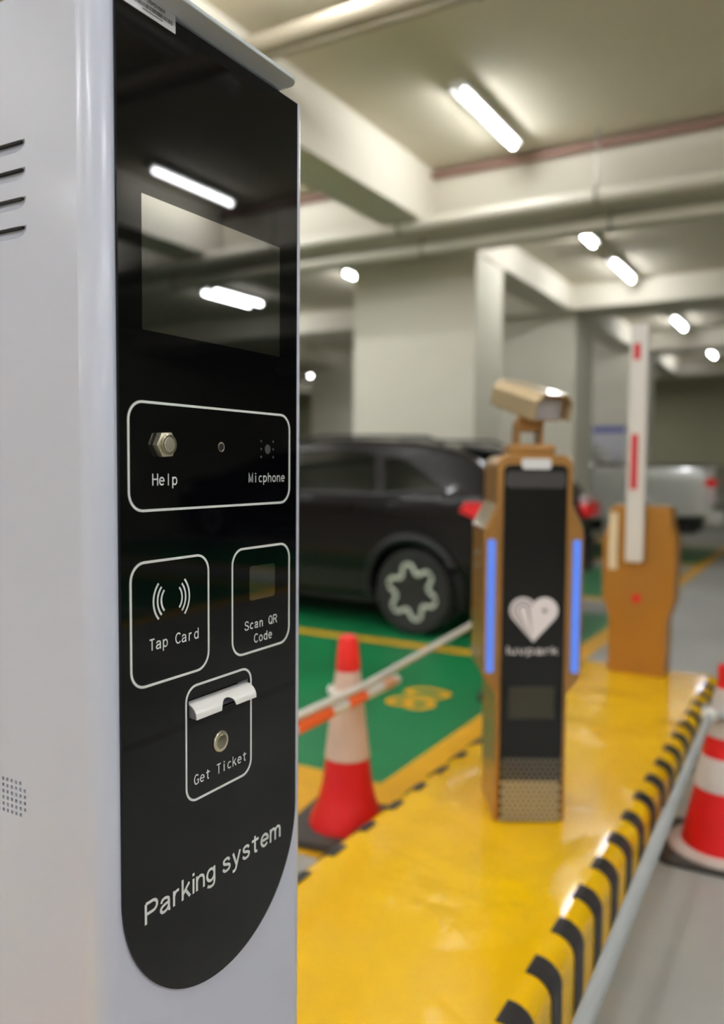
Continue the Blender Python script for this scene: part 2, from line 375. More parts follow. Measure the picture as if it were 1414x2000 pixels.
# ---------------------------------------------------------------- ticket dispenser (the near kiosk)
KO = Vector((-0.738, 0.716, 0.20)); XP = -0.60
k = thing('ticket_dispenser', 'tall white ticket dispenser with a black gloss front, nearest to the camera', 'ticket machine', KO)
body = obj('body', prism(rrect(-0.876, -0.6035, 0.540, 0.892, 0.022, 10), lambda u, v, h: (u, v, h), 0.2, 1.756, 0.0025, 2), M['kiosk'], k, KO)
cut = bmesh.new()
VZ = (1.617, 1.590, 1.562, 1.534)
for z in VZ:     # pressed louvres: pocket deepest at the top, running out at the bottom, rounded right end
    xs = [-0.778, -0.776, -0.772, -0.765, -0.711, -0.704, -0.700, -0.698]
    dp = [0.0005, 0.0022, 0.0036, 0.0046, 0.0046, 0.0036, 0.0022, 0.0005]
    rings = []
    for x, d in zip(xs, dp):
        hh = 0.016*(0.45+0.55*d/0.0046)
        rings.append([cut.verts.new((x-KO.x, y-KO.y, zz-KO.z)) for y, zz in
                      ((0.535, z), (0.540+d, z-0.0003), (0.540+d, z-0.0030), (0.540+d*0.45, z-hh*0.6), (0.535, z-hh))])
    for a, b in zip(rings, rings[1:]):
        for i in range(5): cut.faces.new((a[i], a[(i+1) % 5], b[(i+1) % 5], b[i]))
    cut.faces.new(rings[0]); cut.faces.new(rings[-1][::-1])
PX, PZ = 0.0069, 0.0067
for j in range(6):
    for i in range(8):
        if j in (0, 5) and i in (0, 7): continue
        x = -0.738+(i-3.5)*PX; z = 0.9505+(2.5-j)*PZ
        add_box(cut, x-0.0017-KO.x, x+0.0017-KO.x, 0.53-KO.y, 0.5455-KO.y, z-0.0019-KO.z, z+0.0019-KO.z)
add_box(cut, -0.64-KO.x, -0.59-KO.x, 0.662-KO.y, 0.7705-KO.y, 1.0215-KO.z, 1.0435-KO.z)
boolean(body, cut)
for p in body.data.polygons: p.use_smooth = True
body.data.set_sharp_from_angle(angle=R(35)); flatten(body, 0.006)
for z in VZ:
    obj('slot_shade', box(-0.770, -0.705, 0.5406, 0.5475, z-0.0024, z-0.0004), M['black'], body, KO, 0)  # black box painting the dark inside the louvre opening
obj('hole_shade', box(-0.769, -0.707, 0.5440, 0.5458, 0.928, 0.973), M['black'], body, KO, 0)  # black plate put behind the holes to paint their shade
cp = rrect(-0.878, -0.573, 0.597, 0.835, 0.020, 10)
flatten(obj('canopy', prism(cp, lambda u, v, h: (u, v, h), 1.7565, 1.7615, 0.0012, 2), M['canopy'], k, KO), 0.003)
# front panel
outl = [(0.866, 1.752), (0.566, 1.752)] + [(0.716-0.15*math.cos(PI*i/48), 0.86-0.151*math.sin(PI*i/48)) for i in range(49)]
pan = obj('front_panel', prism(outl, lambda u, v, h: (h, u, v), -0.6042, XP, 0.0003, 1), M['panel'], k, KO)
cut = bmesh.new(); add_box(cut, -0.62-KO.x, -0.58-KO.x, 0.662-KO.y, 0.7705-KO.y, 1.0215-KO.z, 1.0435-KO.z)
boolean(pan, cut)
for p in pan.data.polygons: p.use_smooth = True
pan.data.set_sharp_from_angle(angle=R(30)); flatten(pan, 0.0004)
onp = lambda u, v, t: (XP+0.0001+t, u, v)
obj('screen', prism(rrect(0.597, 0.828, 1.433, 1.5655, 0.001, 2), lambda u, v, h: (h, u, v), XP-0.0005, XP+0.0003), M['screen'], pan, KO)
obj('scanner_window', prism(rrect(0.768, 0.819, 1.137, 1.178, 0.004, 5), lambda u, v, h: (h, u, v), XP-0.0005, XP+0.0003), M['screen'], pan, KO)
for q in ((0.576, 0.8508, 1.2512, 1.3628, 0.020), (0.5772, 0.6958, 1.0718, 1.2015, 0.020), (0.7348, 0.8508, 1.0735, 1.2018, 0.020), (0.6562, 0.7722, 0.9275, 1.0585, 0.018)):
    obj('printed_frame', ring_frame(*q, 0.0026, onp), M['print'], pan, KO)
def letter(name, fn):
    bm = bmesh.new(); fn(bm); return obj(name, bm, M['print'], pan, KO, 0)
letter('help_lettering', lambda b: text_mono(b, 'Help', 0.6085, 0.6465, 1.2775, 0.0122, onp))
letter('microphone_lettering', lambda b: text_mono(b, 'Micphone', 0.766, 0.840, 1.2785, 0.0112, onp, 0.105))
letter('tap_card_lettering', lambda b: text_mono(b, 'Tap Card', 0.6025, 0.679, 1.1085, 0.0120, onp))
def scan(b):
    text_mono(b, 'Scan QR', 0.758, 0.824, 1.1025, 0.0108, onp); text_mono(b, 'Code', 0.776, 0.814, 1.0845, 0.0112, onp)
letter('scan_lettering', scan)
letter('get_ticket_lettering', lambda b: text_mono(b, 'Get Ticket', 0.669, 0.763, 0.9455, 0.0118, onp))
letter('parking_system_lettering', lambda b: text_line(b, 'Parking system', 0.594, 0.832, 0.8240, 0.0232, onp))
for r in (0.0268, 0.0210, 0.0155):
    for q in (0, 180):
        bm = bmesh.new(); stroke(bm, _arc(0.6365, 1.158, r, r, q-44, q+44, 16), 0.0012, onp, 0.0003)
        obj('contactless_arc', bm, M['print'], pan, KO, 0)
# sticker under the canopy
stk = obj('barcode_sticker', prism(rrect(0.572, 0.6465, 1.7385, 1.7562, 0.0005, 2), lambda u, v, h: (h, u, v), XP, XP+0.0003), M['sticker'], k, KO)
bm = bmesh.new(); ons = lambda u, v, t: (XP+0.00035+t, u, v)
text_line(bm, 'TICKET DISPENSER', 0.588, 0.6315, 1.7510, 0.0036, ons)
u = 0.590
while u < 0.6400:
    wd = random.choice((0.0006, 0.0009, 0.0014)); add_flat(bm, [(u, 1.7445), (u+wd, 1.7445), (u+wd, 1.7488), (u, 1.7488)], [(0,1,2,3)], ons); u += wd+random.choice((0.0006, 0.001))
add_flat(bm, [(0.600, 1.7420), (0.628, 1.7420), (0.628, 1.7430), (0.600, 1.7430)], [(0,1,2,3)], ons)
obj('sticker_print', bm, M['ink'], stk, KO, 0)
# help button: hexagon nut with a round push cap
def ngon(cu, cv, r, n, a0=0): return [(cu+r*math.cos(R(a0)+2*PI*i/n), cv+r*math.sin(R(a0)+2*PI*i/n)) for i in range(n)]
fx = lambda u, v, h: (XP+h, u, v)
hb = obj('help_button', prism(ngon(0.6245, 1.3195, 0.0142, 6, 3), fx, -0.0005, 0.0070, 0.0008, 2), M['steel'], k, KO)
bm = bmesh.new(); add_lathe(bm, [(0.0106, 0.0069), (0.0106, 0.0094), (0.0100, 0.0102), (0.0087, 0.0102), (0.0085, 0.0088), (0.0078, 0.0088)], 40, 'X', (XP, 0.6245, 1.3195)); obj('collar', bm, M['steel2'], hb, KO)
bm = bmesh.new(); add_lathe(bm, [(0.0077, 0.0080), (0.0077, 0.0102), (0.0072, 0.0106), (0.0, 0.0107)], 40, 'X', (XP, 0.6245, 1.3195)); obj('push_cap', bm, M['steel'], hb, KO)
# ticket button
tb = obj('ticket_button', lathe([(0.0122, -0.0005), (0.0122, 0.0012), (0.0112, 0.0026), (0.0090, 0.0030), (0.0087, 0.0024), (0.0083, 0.0024)], n=40, axis='X', o=(XP, 0.7145, 0.9825)), M['steel'], k, KO)
obj('push_cap', lathe([(0.0082, 0.0012), (0.0082, 0.0026), (0.0076, 0.0030), (0.0, 0.0031)], n=40, axis='X', o=(XP, 0.7145, 0.9825)), M['steel2'], tb, KO)
# camera eye and microphone dots
ey = obj('lens_ring', lathe([(0.0056, -0.0004), (0.0056, 0.0007), (0.0046, 0.0009), (0.0042, 0.0004)], n=32, axis='X', o=(XP, 0.717, 1.319)), M['steel2'], pan, KO)
obj('lens_glass', lathe([(0.0041, 0.0), (0.0041, 0.0005), (0.0, 0.0006)], n=28, axis='X', o=(XP, 0.717, 1.319)), M['black'], k, KO)
mb = bmesh.new()
add_lathe(mb, [(0.0056, 0.0), (0.0056, 0.0003), (0.0, 0.0004)], 24, 'X', (XP, 0.804, 1.3185))
for (du, dv) in ((-0.013, 0.0095), (-0.013, 0), (-0.013, -0.0095), (0.011, 0.0095), (0.011, 0.0), (0.011, -0.0095)):
    add_lathe(mb, [(0.0014, 0.0), (0.0014, 0.0003), (0.0, 0.0004)], 12, 'X', (XP, 0.804+du, 1.3185+dv))
obj('microphone_dots', mb, mat('dim_grey_print', (70, 70, 74), 0.5), pan, KO)
# ticket mouth: white curved hood with a thumb notch in a dark recess
obj('ticket_recess', box(-0.632, -0.6195, 0.662, 0.7705, 1.0215, 1.0435), M['black'], k, KO, 0)
bm = bmesh.new(); NY, NA = 60, 12; grid = []
ya, yb = 0.6640, 0.7690
def hood_pt(y, a, r): return (XP-0.0075+r*math.sin(a), y, 1.0235+r*0.86*math.cos(a)*1.02)
ro, ri = 0.0175, 0.0162
def lim(y):
    d = abs(y-0.7185)
    full = R(96)
    if d < 0.0125: return full-R(46)*math.sqrt(max(0, 1-(d/0.0125)**2))
    return full
O = []; I = []
for i in range(NY+1):
    y = ya+(yb-ya)*i/NY; L_ = lim(y)
    O.append([bm.verts.new(hood_pt(y, R(2)+(L_-R(2))*j/NA, ro)) for j in range(NA+1)])
    I.append([bm.verts.new(hood_pt(y, R(2)+(L_-R(2))*j/NA, ri)) for j in range(NA+1)])
for i in range(NY):
    for j in range(NA):
        bm.faces.new((O[i][j], O[i][j+1], O[i+1][j+1], O[i+1][j])); bm.faces.new((I[i][j], I[i+1][j], I[i+1][j+1], I[i][j+1]))
    for j in (0, NA): bm.faces.new((O[i][j], O[i+1][j], I[i+1][j], I[i][j]))
for i in (0, NY):
    for j in range(NA): bm.faces.new((O[i][j], O[i][j+1], I[i][j+1], I[i][j]))
mouth = obj('ticket_mouth', bm, M['whiteplastic'], k, KO, 50)
for y in (0.6640, 0.7675):
    pts = [(XP-0.0075, 1.0235)] + [(p[0], p[2]) for p in (hood_pt(y, R(2+94*j/10), ri) for j in range(11))]
    obj('end_cheek', prism(pts, lambda u, v, h: (u, h, v), y, y+0.0015), mat('grey_plastic', (120, 118, 128), 0.4), mouth, KO)

# ---------------------------------------------------------------- traffic island
IX0, IX1, IY0, IY1, IZ, IR = -1.24, -0.487, -1.6, 4.62, 0.20, 0.05
io = Vector(((IX0+IX1)/2, (IY0+IY1)/2, 0))
isl = thing('traffic_island', 'yellow painted traffic island with black edge stripes carrying the parking machines', 'traffic island', io)
def prof(off=0.0):
    P = [(IX1+off, 0.0), (IX1+off, IZ-IR)]
    for i in range(1, 9):
        a = R(90*i/8); P.append((IX1-IR+(IR+off)*math.cos(a), IZ-IR+(IR+off)*math.sin(a)))
    return P
pr = prof(); mir = [(IX0+IX1-x, z) for x, z in pr][::-1]
bm = bmesh.new(); ny = 40; rows = []
poly = pr+mir
for j in range(ny+1):
    y = IY0+(IY1-IY0)*j/ny
    rows.append([bm.verts.new((x, y, z)) for x, z in poly])
n = len(poly)
for j in range(ny):
    for i in range(n): bm.faces.new((rows[j][i], rows[j][(i+1) % n], rows[j+1][(i+1) % n], rows[j+1][i]))
bm.faces.new(rows[0]); bm.faces.new(rows[-1][::-1])
flatten(obj('kerb', bm, M['island'], isl, io, 40), 0.03)
sp = [(IX1-IR-0.016, IZ)]
def stripe(side, yc):
    a = prof(0.0008)[::-1]; b = prof(0.0042)[::-1]
    a = [(IX1-IR-0.008, IZ+0.0008)]+a; b = [(IX1-IR-0.008, IZ+0.0042)]+b
    if side < 0: a = [(IX0+IX1-x, z) for x, z in a]; b = [(IX0+IX1-x, z) for x, z in b]
    pts = a+b[::-1]
    return prism(pts, lambda u, v, h: (u, h, v), yc-0.036, yc+0.036)
for i in range(-5, 16):
    y = 1.70+0.1805*i
    if IY0 < y < IY1-0.05:
        obj('black_stripe', stripe(1, y), M['rubber'], isl, io)
        obj('black_stripe', stripe(-1, y+0.05), M['rubber'], isl, io)

# ---------------------------------------------------------------- gold plate-reader kiosk
GO = Vector((-0.785, 2.40, 0.20))
g = thing('plate_reader_kiosk', 'gold and black plate reader kiosk with a camera on top, mid island', 'parking machine', GO, YAW)
half = [(0.109, 0.0), (0.109, 0.40), (0.151, 0.455), (0.151, 0.905), (0.115, 0.98), (0.115, 1.096)]
half += [(0.115-0.04+0.04*math.cos(R(15*i)), 1.096+0.04*math.sin(R(15*i))) for i in range(1, 7)]
outl = half+[(-u, v) for u, v in half[::-1]]
fy = lambda u, v, h: (u, h, v)
gb_ = obj('body', prism(outl, fy, 0.0, 0.27, 0.005, 2), M['gold'], g); flatten(gb_, 0.004)
gp = obj('front_panel', prism(rrect(-0.096, 0.096, 0.004, 1.105, 0.02, 6), fy, -0.010, 0.002, 0.003, 2), M['blackpanel'], g); flatten(gp, 0.004)
for s in (-1, 1):
    obj('light_strip', prism(rrect(s*0.130-0.0125, s*0.130+0.0125, 0.468, 0.878, 0.006, 4), fy, -0.003, 0.003), M['led'], g)
    obj('lit_wing_top', prism([(s*0.152, 0.912), (s*0.117, 0.985), (s*0.1135, 0.983), (s*0.1485, 0.910)], fy, 0.012, 0.258), M['goldlight'], g)  # sloped wing tops made paler to paint the light on them
gf = lambda u, v, t: (u, -0.0102-t, v)
def capsule_pts(cu, cv, r, ang, ln, n=20):
    a = R(ang); d = (math.cos(a), math.sin(a)); nn = (-d[1], d[0])
    pts = []
    for i in range(n+1):
        t = R(-90+180*i/n); pts.append((cu+r*(math.cos(t)*d[0]+math.sin(t)*nn[0]), cv+r*(math.cos(t)*d[1]+math.sin(t)*nn[1])))
    pts.append((cu+r*nn[0]-ln*d[0], cv+r*nn[1]-ln*d[1])); 
    pts.append((cu-r*nn[0]-ln*d[0], cv-r*nn[1]-ln*d[1]))
    return pts
# heart logo: striped left arm, solid white right arm with a hole
hr = 0.0405; tip = (0.0, 0.5655)
lc = (-0.0325, 0.6625); rc = (0.0330, 0.6625)
def heart_half(c, r, s):
    # lobe circle tapering to the common tip
    dx, dz = tip[0]-c[0], tip[1]-c[1]; L = math.hypot(dx, dz); ph = math.atan2(dz, dx); al = math.acos(min(1, r/L))
    n = 30; a0 = ph+al; a1 = ph+2*PI-al
    return [(c[0]+r*math.cos(a0+(a1-a0)*i/n), c[1]+r*math.sin(a0+(a1-a0)*i/n)) for i in range(n+1)]+[tip]
for i, (r, m_) in enumerate(((0.0405, 'logowhite'), (0.0335, 'logogrey'), (0.0265, 'logowhite'), (0.0195, 'logogrey'), (0.0125, 'logowhite'))):
    t = 0.0003*(i+1)
    obj('logo_arm', prism(heart_half(lc, r, -1), lambda u, v, h: (u, -0.0100-h, v), 0, t), M[m_], gp)
obj('logo_pin', prism(heart_half(rc, 0.0405, 1), lambda u, v, h: (u, -0.0100-h, v), 0, 0.0021), M['logowhite'], gp)
obj('logo_eye', prism(ngon(rc[0], rc[1], 0.0075, 20), lambda u, v, h: (u, -0.0100-h, v), 0.002, 0.0024), M['logogrey'], gp)
bm = bmesh.new(); text_line(bm, 'luvpark', -0.080, 0.078, 0.5275, 0.024, gf); obj('brand_lettering', bm, M['logowhite'], gp, None, 0)
obj('smoked_window', prism(rrect(-0.072, 0.068, 0.328, 0.428, 0.004, 4), fy, -0.0115, -0.009), M['smoke'], gp)
obj('gloss_band', prism(rrect(-0.090, 0.090, 1.035, 1.085, 0.015, 5), fy, -0.0108, -0.009), mat('dark_grey_gloss', (62, 60, 62), 0.4), gp)  # gloss band at the panel top, drawn in dark grey
obj('name_label', prism(rrect(-0.044, 0.044, 1.092, 1.124, 0.008, 4), fy, -0.0135, -0.002), M['sticker'], g)
bm = bmesh.new(); bm2 = bmesh.new()
row = 0; z = 0.012
while z < 0.205:
    low = z < 0.135
    nx = 11; step = 0.0165
    for i in range(nx):
        u_ = (i-(nx-1)/2)*step+(0.004 if row % 2 else -0.004)
        if abs(u_) > 0.088: continue
        r = 0.0078 if low else 0.0064
        add_prism(bm if low else bm2, ngon(u_, z, r, 6, 30), lambda u, v, h: (u, -0.0100-h, v), 0, 0.0004)
    z += 0.0143; row += 1
obj('halftone_print', bm, M['dots2'], gp, None, 0); obj('halftone_print', bm2, M['dots'], gp, None, 0)
obj('camera_plinth', prism(rrect(-0.075, 0.065, 0.02, 0.16, 0.012, 5), lambda u, v, h: (u, v, h), 1.134, 1.168, 0.004), M['gold'], g)
for s in (-1, 1):
    obj('hinge_bolt', cyl((-0.1511, 0.15, 0.80+0.02*s), (-0.158, 0.15, 0.80+0.02*s), 0.010), M['rod'], g)
# LPR camera head
brk = obj('camera_bracket', box(-0.052, -0.040, 0.05, 0.13, 1.165, 1.215, 0.003), M['gold'], g)
bm = box(0.020, 0.032, 0.05, 0.13, 1.165, 1.215, 0.003); obj('bracket_leg', bm, M['gold'], brk)
obj('bracket_yoke', prism([(-0.052, 1.208), (0.032, 1.208), (0.034, 1.236), (0.022, 1.262), (-0.038, 1.262), (-0.052, 1.236)], fy, 0.05, 0.13, 0.004), M['gold'], brk)
hd = obj('camera_housing', prism(rrect(-0.055, 0.055, -0.038, 0.038, 0.012, 5), lambda u, v, h: (u, h, v), -0.115, 0.10, 0.004), M['gold'], g)
hd.location = (-0.020, 0.062, 1.300); hd.rotation_euler = (R(15), 0, R(22))
hood = [(-0.063, -0.030), (-0.063, 0.025), (-0.042, 0.050), (0.042, 0.050), (0.063, 0.025), (0.063, -0.030), (0.058, -0.030), (0.058, 0.023), (0.040, 0.0455), (-0.040, 0.0455), (-0.058, 0.023), (-0.058, -0.030)]
obj('sun_hood', prism(hood, lambda u, v, h: (u, h, v), -0.150, 0.105), M['goldlight'], hd)
obj('front_window', prism(rrect(-0.048, 0.048, -0.031, 0.030, 0.008, 4), lambda u, v, h: (u, h, v), -0.1185, -0.114), mat('grey_window', (170, 166, 168), 0.12), hd)

# ---------------------------------------------------------------- barrier cabinet with raised arm
BO = Vector((-0.885, 4.44, 0.20))
b = thing('barrier_gate', 'gold brown barrier cabinet with a raised white boom at island end', 'barrier', BO)
half = [(0.148, 0.0), (0.150, 0.30), (0.185, 0.40), (0.188, 0.72), (0.160, 0.80), (0.158, 0.862)]
half += [(0.158-0.035+0.035*math.cos(R(15*i)), 0.862+0.035*math.sin(R(15*i))) for i in range(1, 7)]
flatten(obj('cabinet', prism(half+[(-u, v) for u, v in half[::-1]], fy, 0.0, 0.17, 0.006), M['goldcab'], b), 0.004)
arm = obj('boom_arm', prism(rrect(-0.058, 0.032, 0.604, 1.835, 0.012, 5), fy, -0.062, -0.016, 0.008), M['arm'], b); flatten(arm, 0.004)
obj('arm_clamp', box(-0.050, 0.024, -0.018, 0.004, 0.64, 0.80, 0.004), M['trimblack'], b)
for z0, z1 in ((0.985, 1.272), (1.655, 1.738)):
    obj('red_strip', prism(rrect(-0.040, -0.004, z0, z1, 0.004, 3), fy, -0.0645, -0.060), M['armred'], arm)
obj('lettering_strip', prism(rrect(-0.155, -0.110, 0.555, 0.860, 0.006, 3), fy, -0.003, 0.002), M['cream'], b)
obj('key_lock', cyl((-0.005, 0.002, 0.408), (-0.005, -0.012, 0.408), 0.022), M['red'], b)

# ---------------------------------------------------------------- traffic cones
def cone_a(label, loc, rz=0, group=None):
    c = thing('traffic_cone', label, 'traffic cone', loc, rz, group)
    obj('base', prism(rrect(-0.19, 0.19, -0.19, 0.19, 0.03, 5), lambda u, v, h: (u, v, h), 0, 0.035, 0.006), M['conebase'], c)
    P = [(0.135, 0.034), (0.130, 0.06), (0.106, 0.11), (0.090, 0.17), (0.078, 0.265), (0.0415, 0.575), (0.035, 0.66), (0.030, 0.69), (0.015, 0.700), (0.0, 0.701)]
    obj('cone_shell', lathe(P, n=40), M['red'], c)
    obj('reflective_sleeve', lathe([(0.0785, 0.272), (0.0800, 0.274), (0.0435, 0.577), (0.042, 0.578)], n=40), M['reflective'], c)
    obj('cone_cap', lathe([(0.0425, 0.585), (0.0440, 0.588), (0.0372, 0.665), (0.032, 0.694), (0.016, 0.7035), (0, 0.7045)], n=40), M['redorange'], c)
    return c
def cone_b(label, loc, rz=0, group=None):
    c = thing('traffic_cone', label, 'traffic cone', loc, rz, group)
    obj('base', prism(rrect(-0.185, 0.185, -0.185, 0.185, 0.04, 5), lambda u, v, h: (u, v, h), 0, 0.022, 0.005), M['conebase'], c)
    obj('base_cover', lathe([(0.178, 0.020), (0.174, 0.030), (0.140, 0.036), (0.134, 0.038)], n=40), M['dustybase'], c)
    obj('cone_shell', lathe([(0.134, 0.036), (0.128, 0.06), (0.094, 0.235), (0.072, 0.36), (0.034, 0.585), (0.031, 0.60)], n=40), M['red'], c)
    obj('reflective_band', lathe([(0.0955, 0.232), (0.0975, 0.234), (0.0790, 0.338), (0.0770, 0.340)], n=40), M['whiteband'], c)
    obj('reflective_band', lathe([(0.0655, 0.408), (0.0675, 0.410), (0.0395, 0.566), (0.037, 0.568)], n=40), M['whiteband'], c)
    obj('cone_cap', lathe([(0.033, 0.598), (0.0335, 0.600), (0.0345, 0.632), (0.029, 0.643), (0.0, 0.645)], n=32), M['red'], c)
    return c
cone_a('red cone with pinkish sleeve on a black base, left of the yellow island', (-1.455, 2.42, 0.0045), R(8))
cone_b('red and white banded cone with a red cap, right of the yellow island', (-0.285, 2.94, 0.0), R(2))
cn = cone_b('red and white cone on the floor left of the white ticket machine', (-1.50, -0.25, 0.0), R(10))
cone_a('red cone standing behind the gold kiosk at the far end of the white bar', (-1.495, 4.36, 0.0045), R(3))
# telescopic bars hooked over the cones
def ring_hook(name, c, r, m, parent): 
    return obj(name, tube([(c[0]+r*math.cos(2*PI*i/28), c[1]+r*math.sin(2*PI*i/28), c[2]) for i in range(28)], 0.012, 8, True), m, parent)
t = thing('cone_bar', 'white telescopic cone bar with orange bands, crossing the left red cone', 'cone bar', (-1.45, 2.42, 0.5))
rod = obj('inner_rod', tube([(0.04, -2.62, 0.042), (0.072, -0.60, 0.042), (0.072, 0.0, 0.042), (0.03, 0.40, 0.038), (-0.10, 1.50, 0.014), (-0.125, 1.92, 0.006)], 0.0135, 10), M['whitebar'], t)
obj('outer_sleeve', tube([(0.045, -1.70, 0.010), (0.079, -0.48, 0.010), (0.078, -0.1, 0.010), (0.073, 0.22, 0.010)], 0.019, 12), M['whitebar'], t)
bm = bmesh.new(); add_tube(bm, [(0.079, -0.45, 0.010), (0.0785, -0.25, 0.010)], 0.0196, 12); obj('orange_band', bm, M['orange'], t)
bm = bmesh.new(); add_tube(bm, [(0.0782, -0.15, 0.010), (0.0771, -0.03, 0.010)], 0.0196, 12); obj('orange_band', bm, M['orange'], t)
bm = bmesh.new(); add_tube(bm, [(0.0749, 0.10, 0.010), (0.0735, 0.19, 0.010)], 0.0196, 12); obj('orange_band', bm, mat('faded_orange', (232, 176, 140), 0.5), t)
ring_hook('hook_ring', (0.0, 0.0, 0.012), 0.066, M['whitebar'], t)
t = thing('cone_bar', 'grey telescopic cone bar running from the right red cone toward the camera', 'cone bar', (-0.33, 2.94, 0.486))
obj('inner_rod', tube([(0.0, -0.10, 0.0), (-0.002, -0.85, -0.052)], 0.0135, 12), M['greybar'], t)
obj('outer_sleeve', tube([(-0.002, -0.82, -0.050), (0.0, -2.35, -0.165)], 0.0165, 12), M['greybar'], t)
obj('end_knob', lathe([(0.0, -0.03), (0.022, -0.02), (0.026, 0.0), (0.022, 0.02), (0.0, 0.03)], n=20, axis='Y', o=(0.0, -0.085, 0.002)), M['whitebar'], t)
ring_hook('hook_ring', (0.045, 0.0, 0.0), 0.070, M['greybar'], t)
cone_b('cone nearest the camera holding the near end of the grey bar', (-0.27, 0.52, 0.0), 0)

# ---------------------------------------------------------------- vehicles
def interp(T, x):
    if x <= T[0][0]: return T[0][1]
    for (a, va), (c, vc) in zip(T, T[1:]):
        if x <= c: return va+(vc-va)*(x-a)/(c-a)
    return T[-1][1]
class Car:
    def __init__(s, L, W, top, bot, plan, belt, tum, roofz):
        s.L, s.W, s.top, s.bot, s.plan, s.belt, s.tum, s.roofz = L, W, top, bot, plan, belt, tum, roofz
    def hw(s, x, z):
        w_ = s.W/2*interp(s.plan, x)
        if z > s.belt: w_ *= 1-s.tum*(z-s.belt)/(s.roofz-s.belt)
        elif z < 0.55: w_ *= 1-0.06*(0.55-z)/0.3
        return w_
    def loft(s, x0=None, x1=None, n=70, T=16):
        x0 = 0 if x0 is None else x0; x1 = s.L if x1 is None else x1
        bm = bmesh.new(); rings = []
        for i in range(n+1):
            x = x0+(x1-x0)*(0.5-0.5*math.cos(PI*i/n)) if n > 20 else x0+(x1-x0)*i/n
            zb, zt = interp(s.bot, x), interp(s.top, x)
            side = [(0, zb), (s.hw(x, zb)*0.6, zb), (s.hw(x, zb)*0.96, zb)]
            for j in range(T+1):
                z = zb+0.03+(zt-0.035-zb-0.03)*j/T; side.append((s.hw(x, z), z))
            wt = s.hw(x, zt)
            side += [(wt*0.975, zt-0.014), (wt*0.93, zt), (wt*0.5, zt+0.016), (0, zt+0.022)]
            ring = [(y, z) for y, z in side]+[(-y, z) for y, z in side[-2:0:-1]]
            rings.append([bm.verts.new((x, y, z)) for y, z in ring])
        m = len(rings[0])
        for a, c in zip(rings, rings[1:]):
            for i in range(m): bm.faces.new((a[i], a[(i+1) % m], c[(i+1) % m], c[i]))
        bm.faces.new(rings[0]); bm.faces.new(rings[-1][::-1])
        return bm
    def side_patch(s, poly, sd, off=0.006, th=0.012):
        """a pane or trim piece lying on the car side; poly in (x, z)"""
        P = []
        for (a, c) in zip(poly, poly[1:]+poly[:1]):
            for i in range(6): P.append((a[0]+(c[0]-a[0])*i/6, a[1]+(c[1]-a[1])*i/6))
        bm = bmesh.new()
        A = [bm.verts.new((x, sd*(s.hw(x, z)+off), z)) for x, z in P]; B = [bm.verts.new((x, sd*(s.hw(x, z)+off-th), z)) for x, z in P]
        bm.faces.new(A); bm.faces.new(B[::-1])
        for i in range(len(P)): bm.faces.new((A[i], A[i-1], B[i-1], B[i]))
        bmesh.ops.triangulate(bm, faces=[f for f in bm.faces if len(f.verts) > 4])
        return bm
    def top_patch(s, xa, xb, wa, wb, off=0.008, n=10):
        bm = bmesh.new(); rows = []
        for i in range(n+1):
            x = xa+(xb-xa)*i/n; z = interp(s.top, x); f_ = wa+(wb-wa)*i/n; w_ = s.hw(x, z)*f_
            rows.append([bm.verts.new((x-(0.01 if xa < s.L/2 else -0.01), w_*q, z+off+0.022*(1-abs(q)))) for q in (-1, -0.5, 0, 0.5, 1)])
        for a, c in zip(rows, rows[1:]):
            for i in range(4): bm.faces.new((a[i], a[i+1], c[i+1], c[i]))
        r_ = bmesh.ops.extrude_face_region(bm, geom=list(bm.faces)); bmesh.ops.translate(bm, verts=[v for v in r_['geom'] if isinstance(v, bmesh.types.BMVert)], vec=(0, 0, -0.012))
        return bm
def wheel(parent, x, y, sd, r=0.335, wd=0.21, star=True):
    P = [(r*0.66, 0.0), (r*0.72, -0.01), (r*0.93, -0.005), (r, 0.03), (r, wd-0.03), (r*0.93, wd), (r*0.66, wd)]
    tr = obj('wheel', lathe([(a, -sd*h) for a, h in P], n=40, axis='Y', o=(x, y, r)), M['tire'], parent)
    obj('rim', lathe([(r*0.67, -sd*0.02), (r*0.60, -sd*0.05), (0.08, -sd*0.045), (0.06, -sd*0.02), (0, -sd*0.02)], n=36, axis='Y', o=(x, y, r)), M['rimdark'], tr)
    bm = bmesh.new()
    n = 120
    add_tube(bm, [(x+(0.182+0.040*math.cos(6*2*PI*i/n))*math.cos(2*PI*i/n+0.3), y-sd*0.022, r+(0.182+0.040*math.cos(6*2*PI*i/n))*math.sin(2*PI*i/n+0.3)) for i in range(n)], 0.028, 8, True)
    for i in range(6):
        a = 2*PI*(i+0.5)/6+0.3
        add_tube(bm, [(x+0.05*math.cos(a), y-sd*0.022, r+0.05*math.sin(a)), (x+0.14*math.cos(a), y-sd*0.022, r+0.14*math.sin(a))], 0.015, 8)
    obj('spokes', bm, M['alloy'], tr)
    return tr
def arches(o, car, xs, r, zc):
    c = bmesh.new()
    for x in xs:
        for s in (-1, 1): add_cyl(c, (x, s*(car.W/2+0.1), zc), (x, s*(car.W/2-0.26), zc), r, n=40)
    boolean(o, c)
    for p in o.data.polygons: p.use_smooth = True
    o.data.set_sharp_from_angle(angle=R(30))
def arch_trim(parent, car, x, sd, r, zc, m):
    n = 24; bm = bmesh.new(); path = []
    for i in range(n+1):
        a = R(-12+204*i/n); z = zc+r*math.sin(a); xx = x+r*math.cos(a); path.append((xx, sd*(car.hw(xx, z)+0.006), z))
    add_tube(bm, path, 0.035, 8); obj('wheel_arch_trim', bm, m, parent)
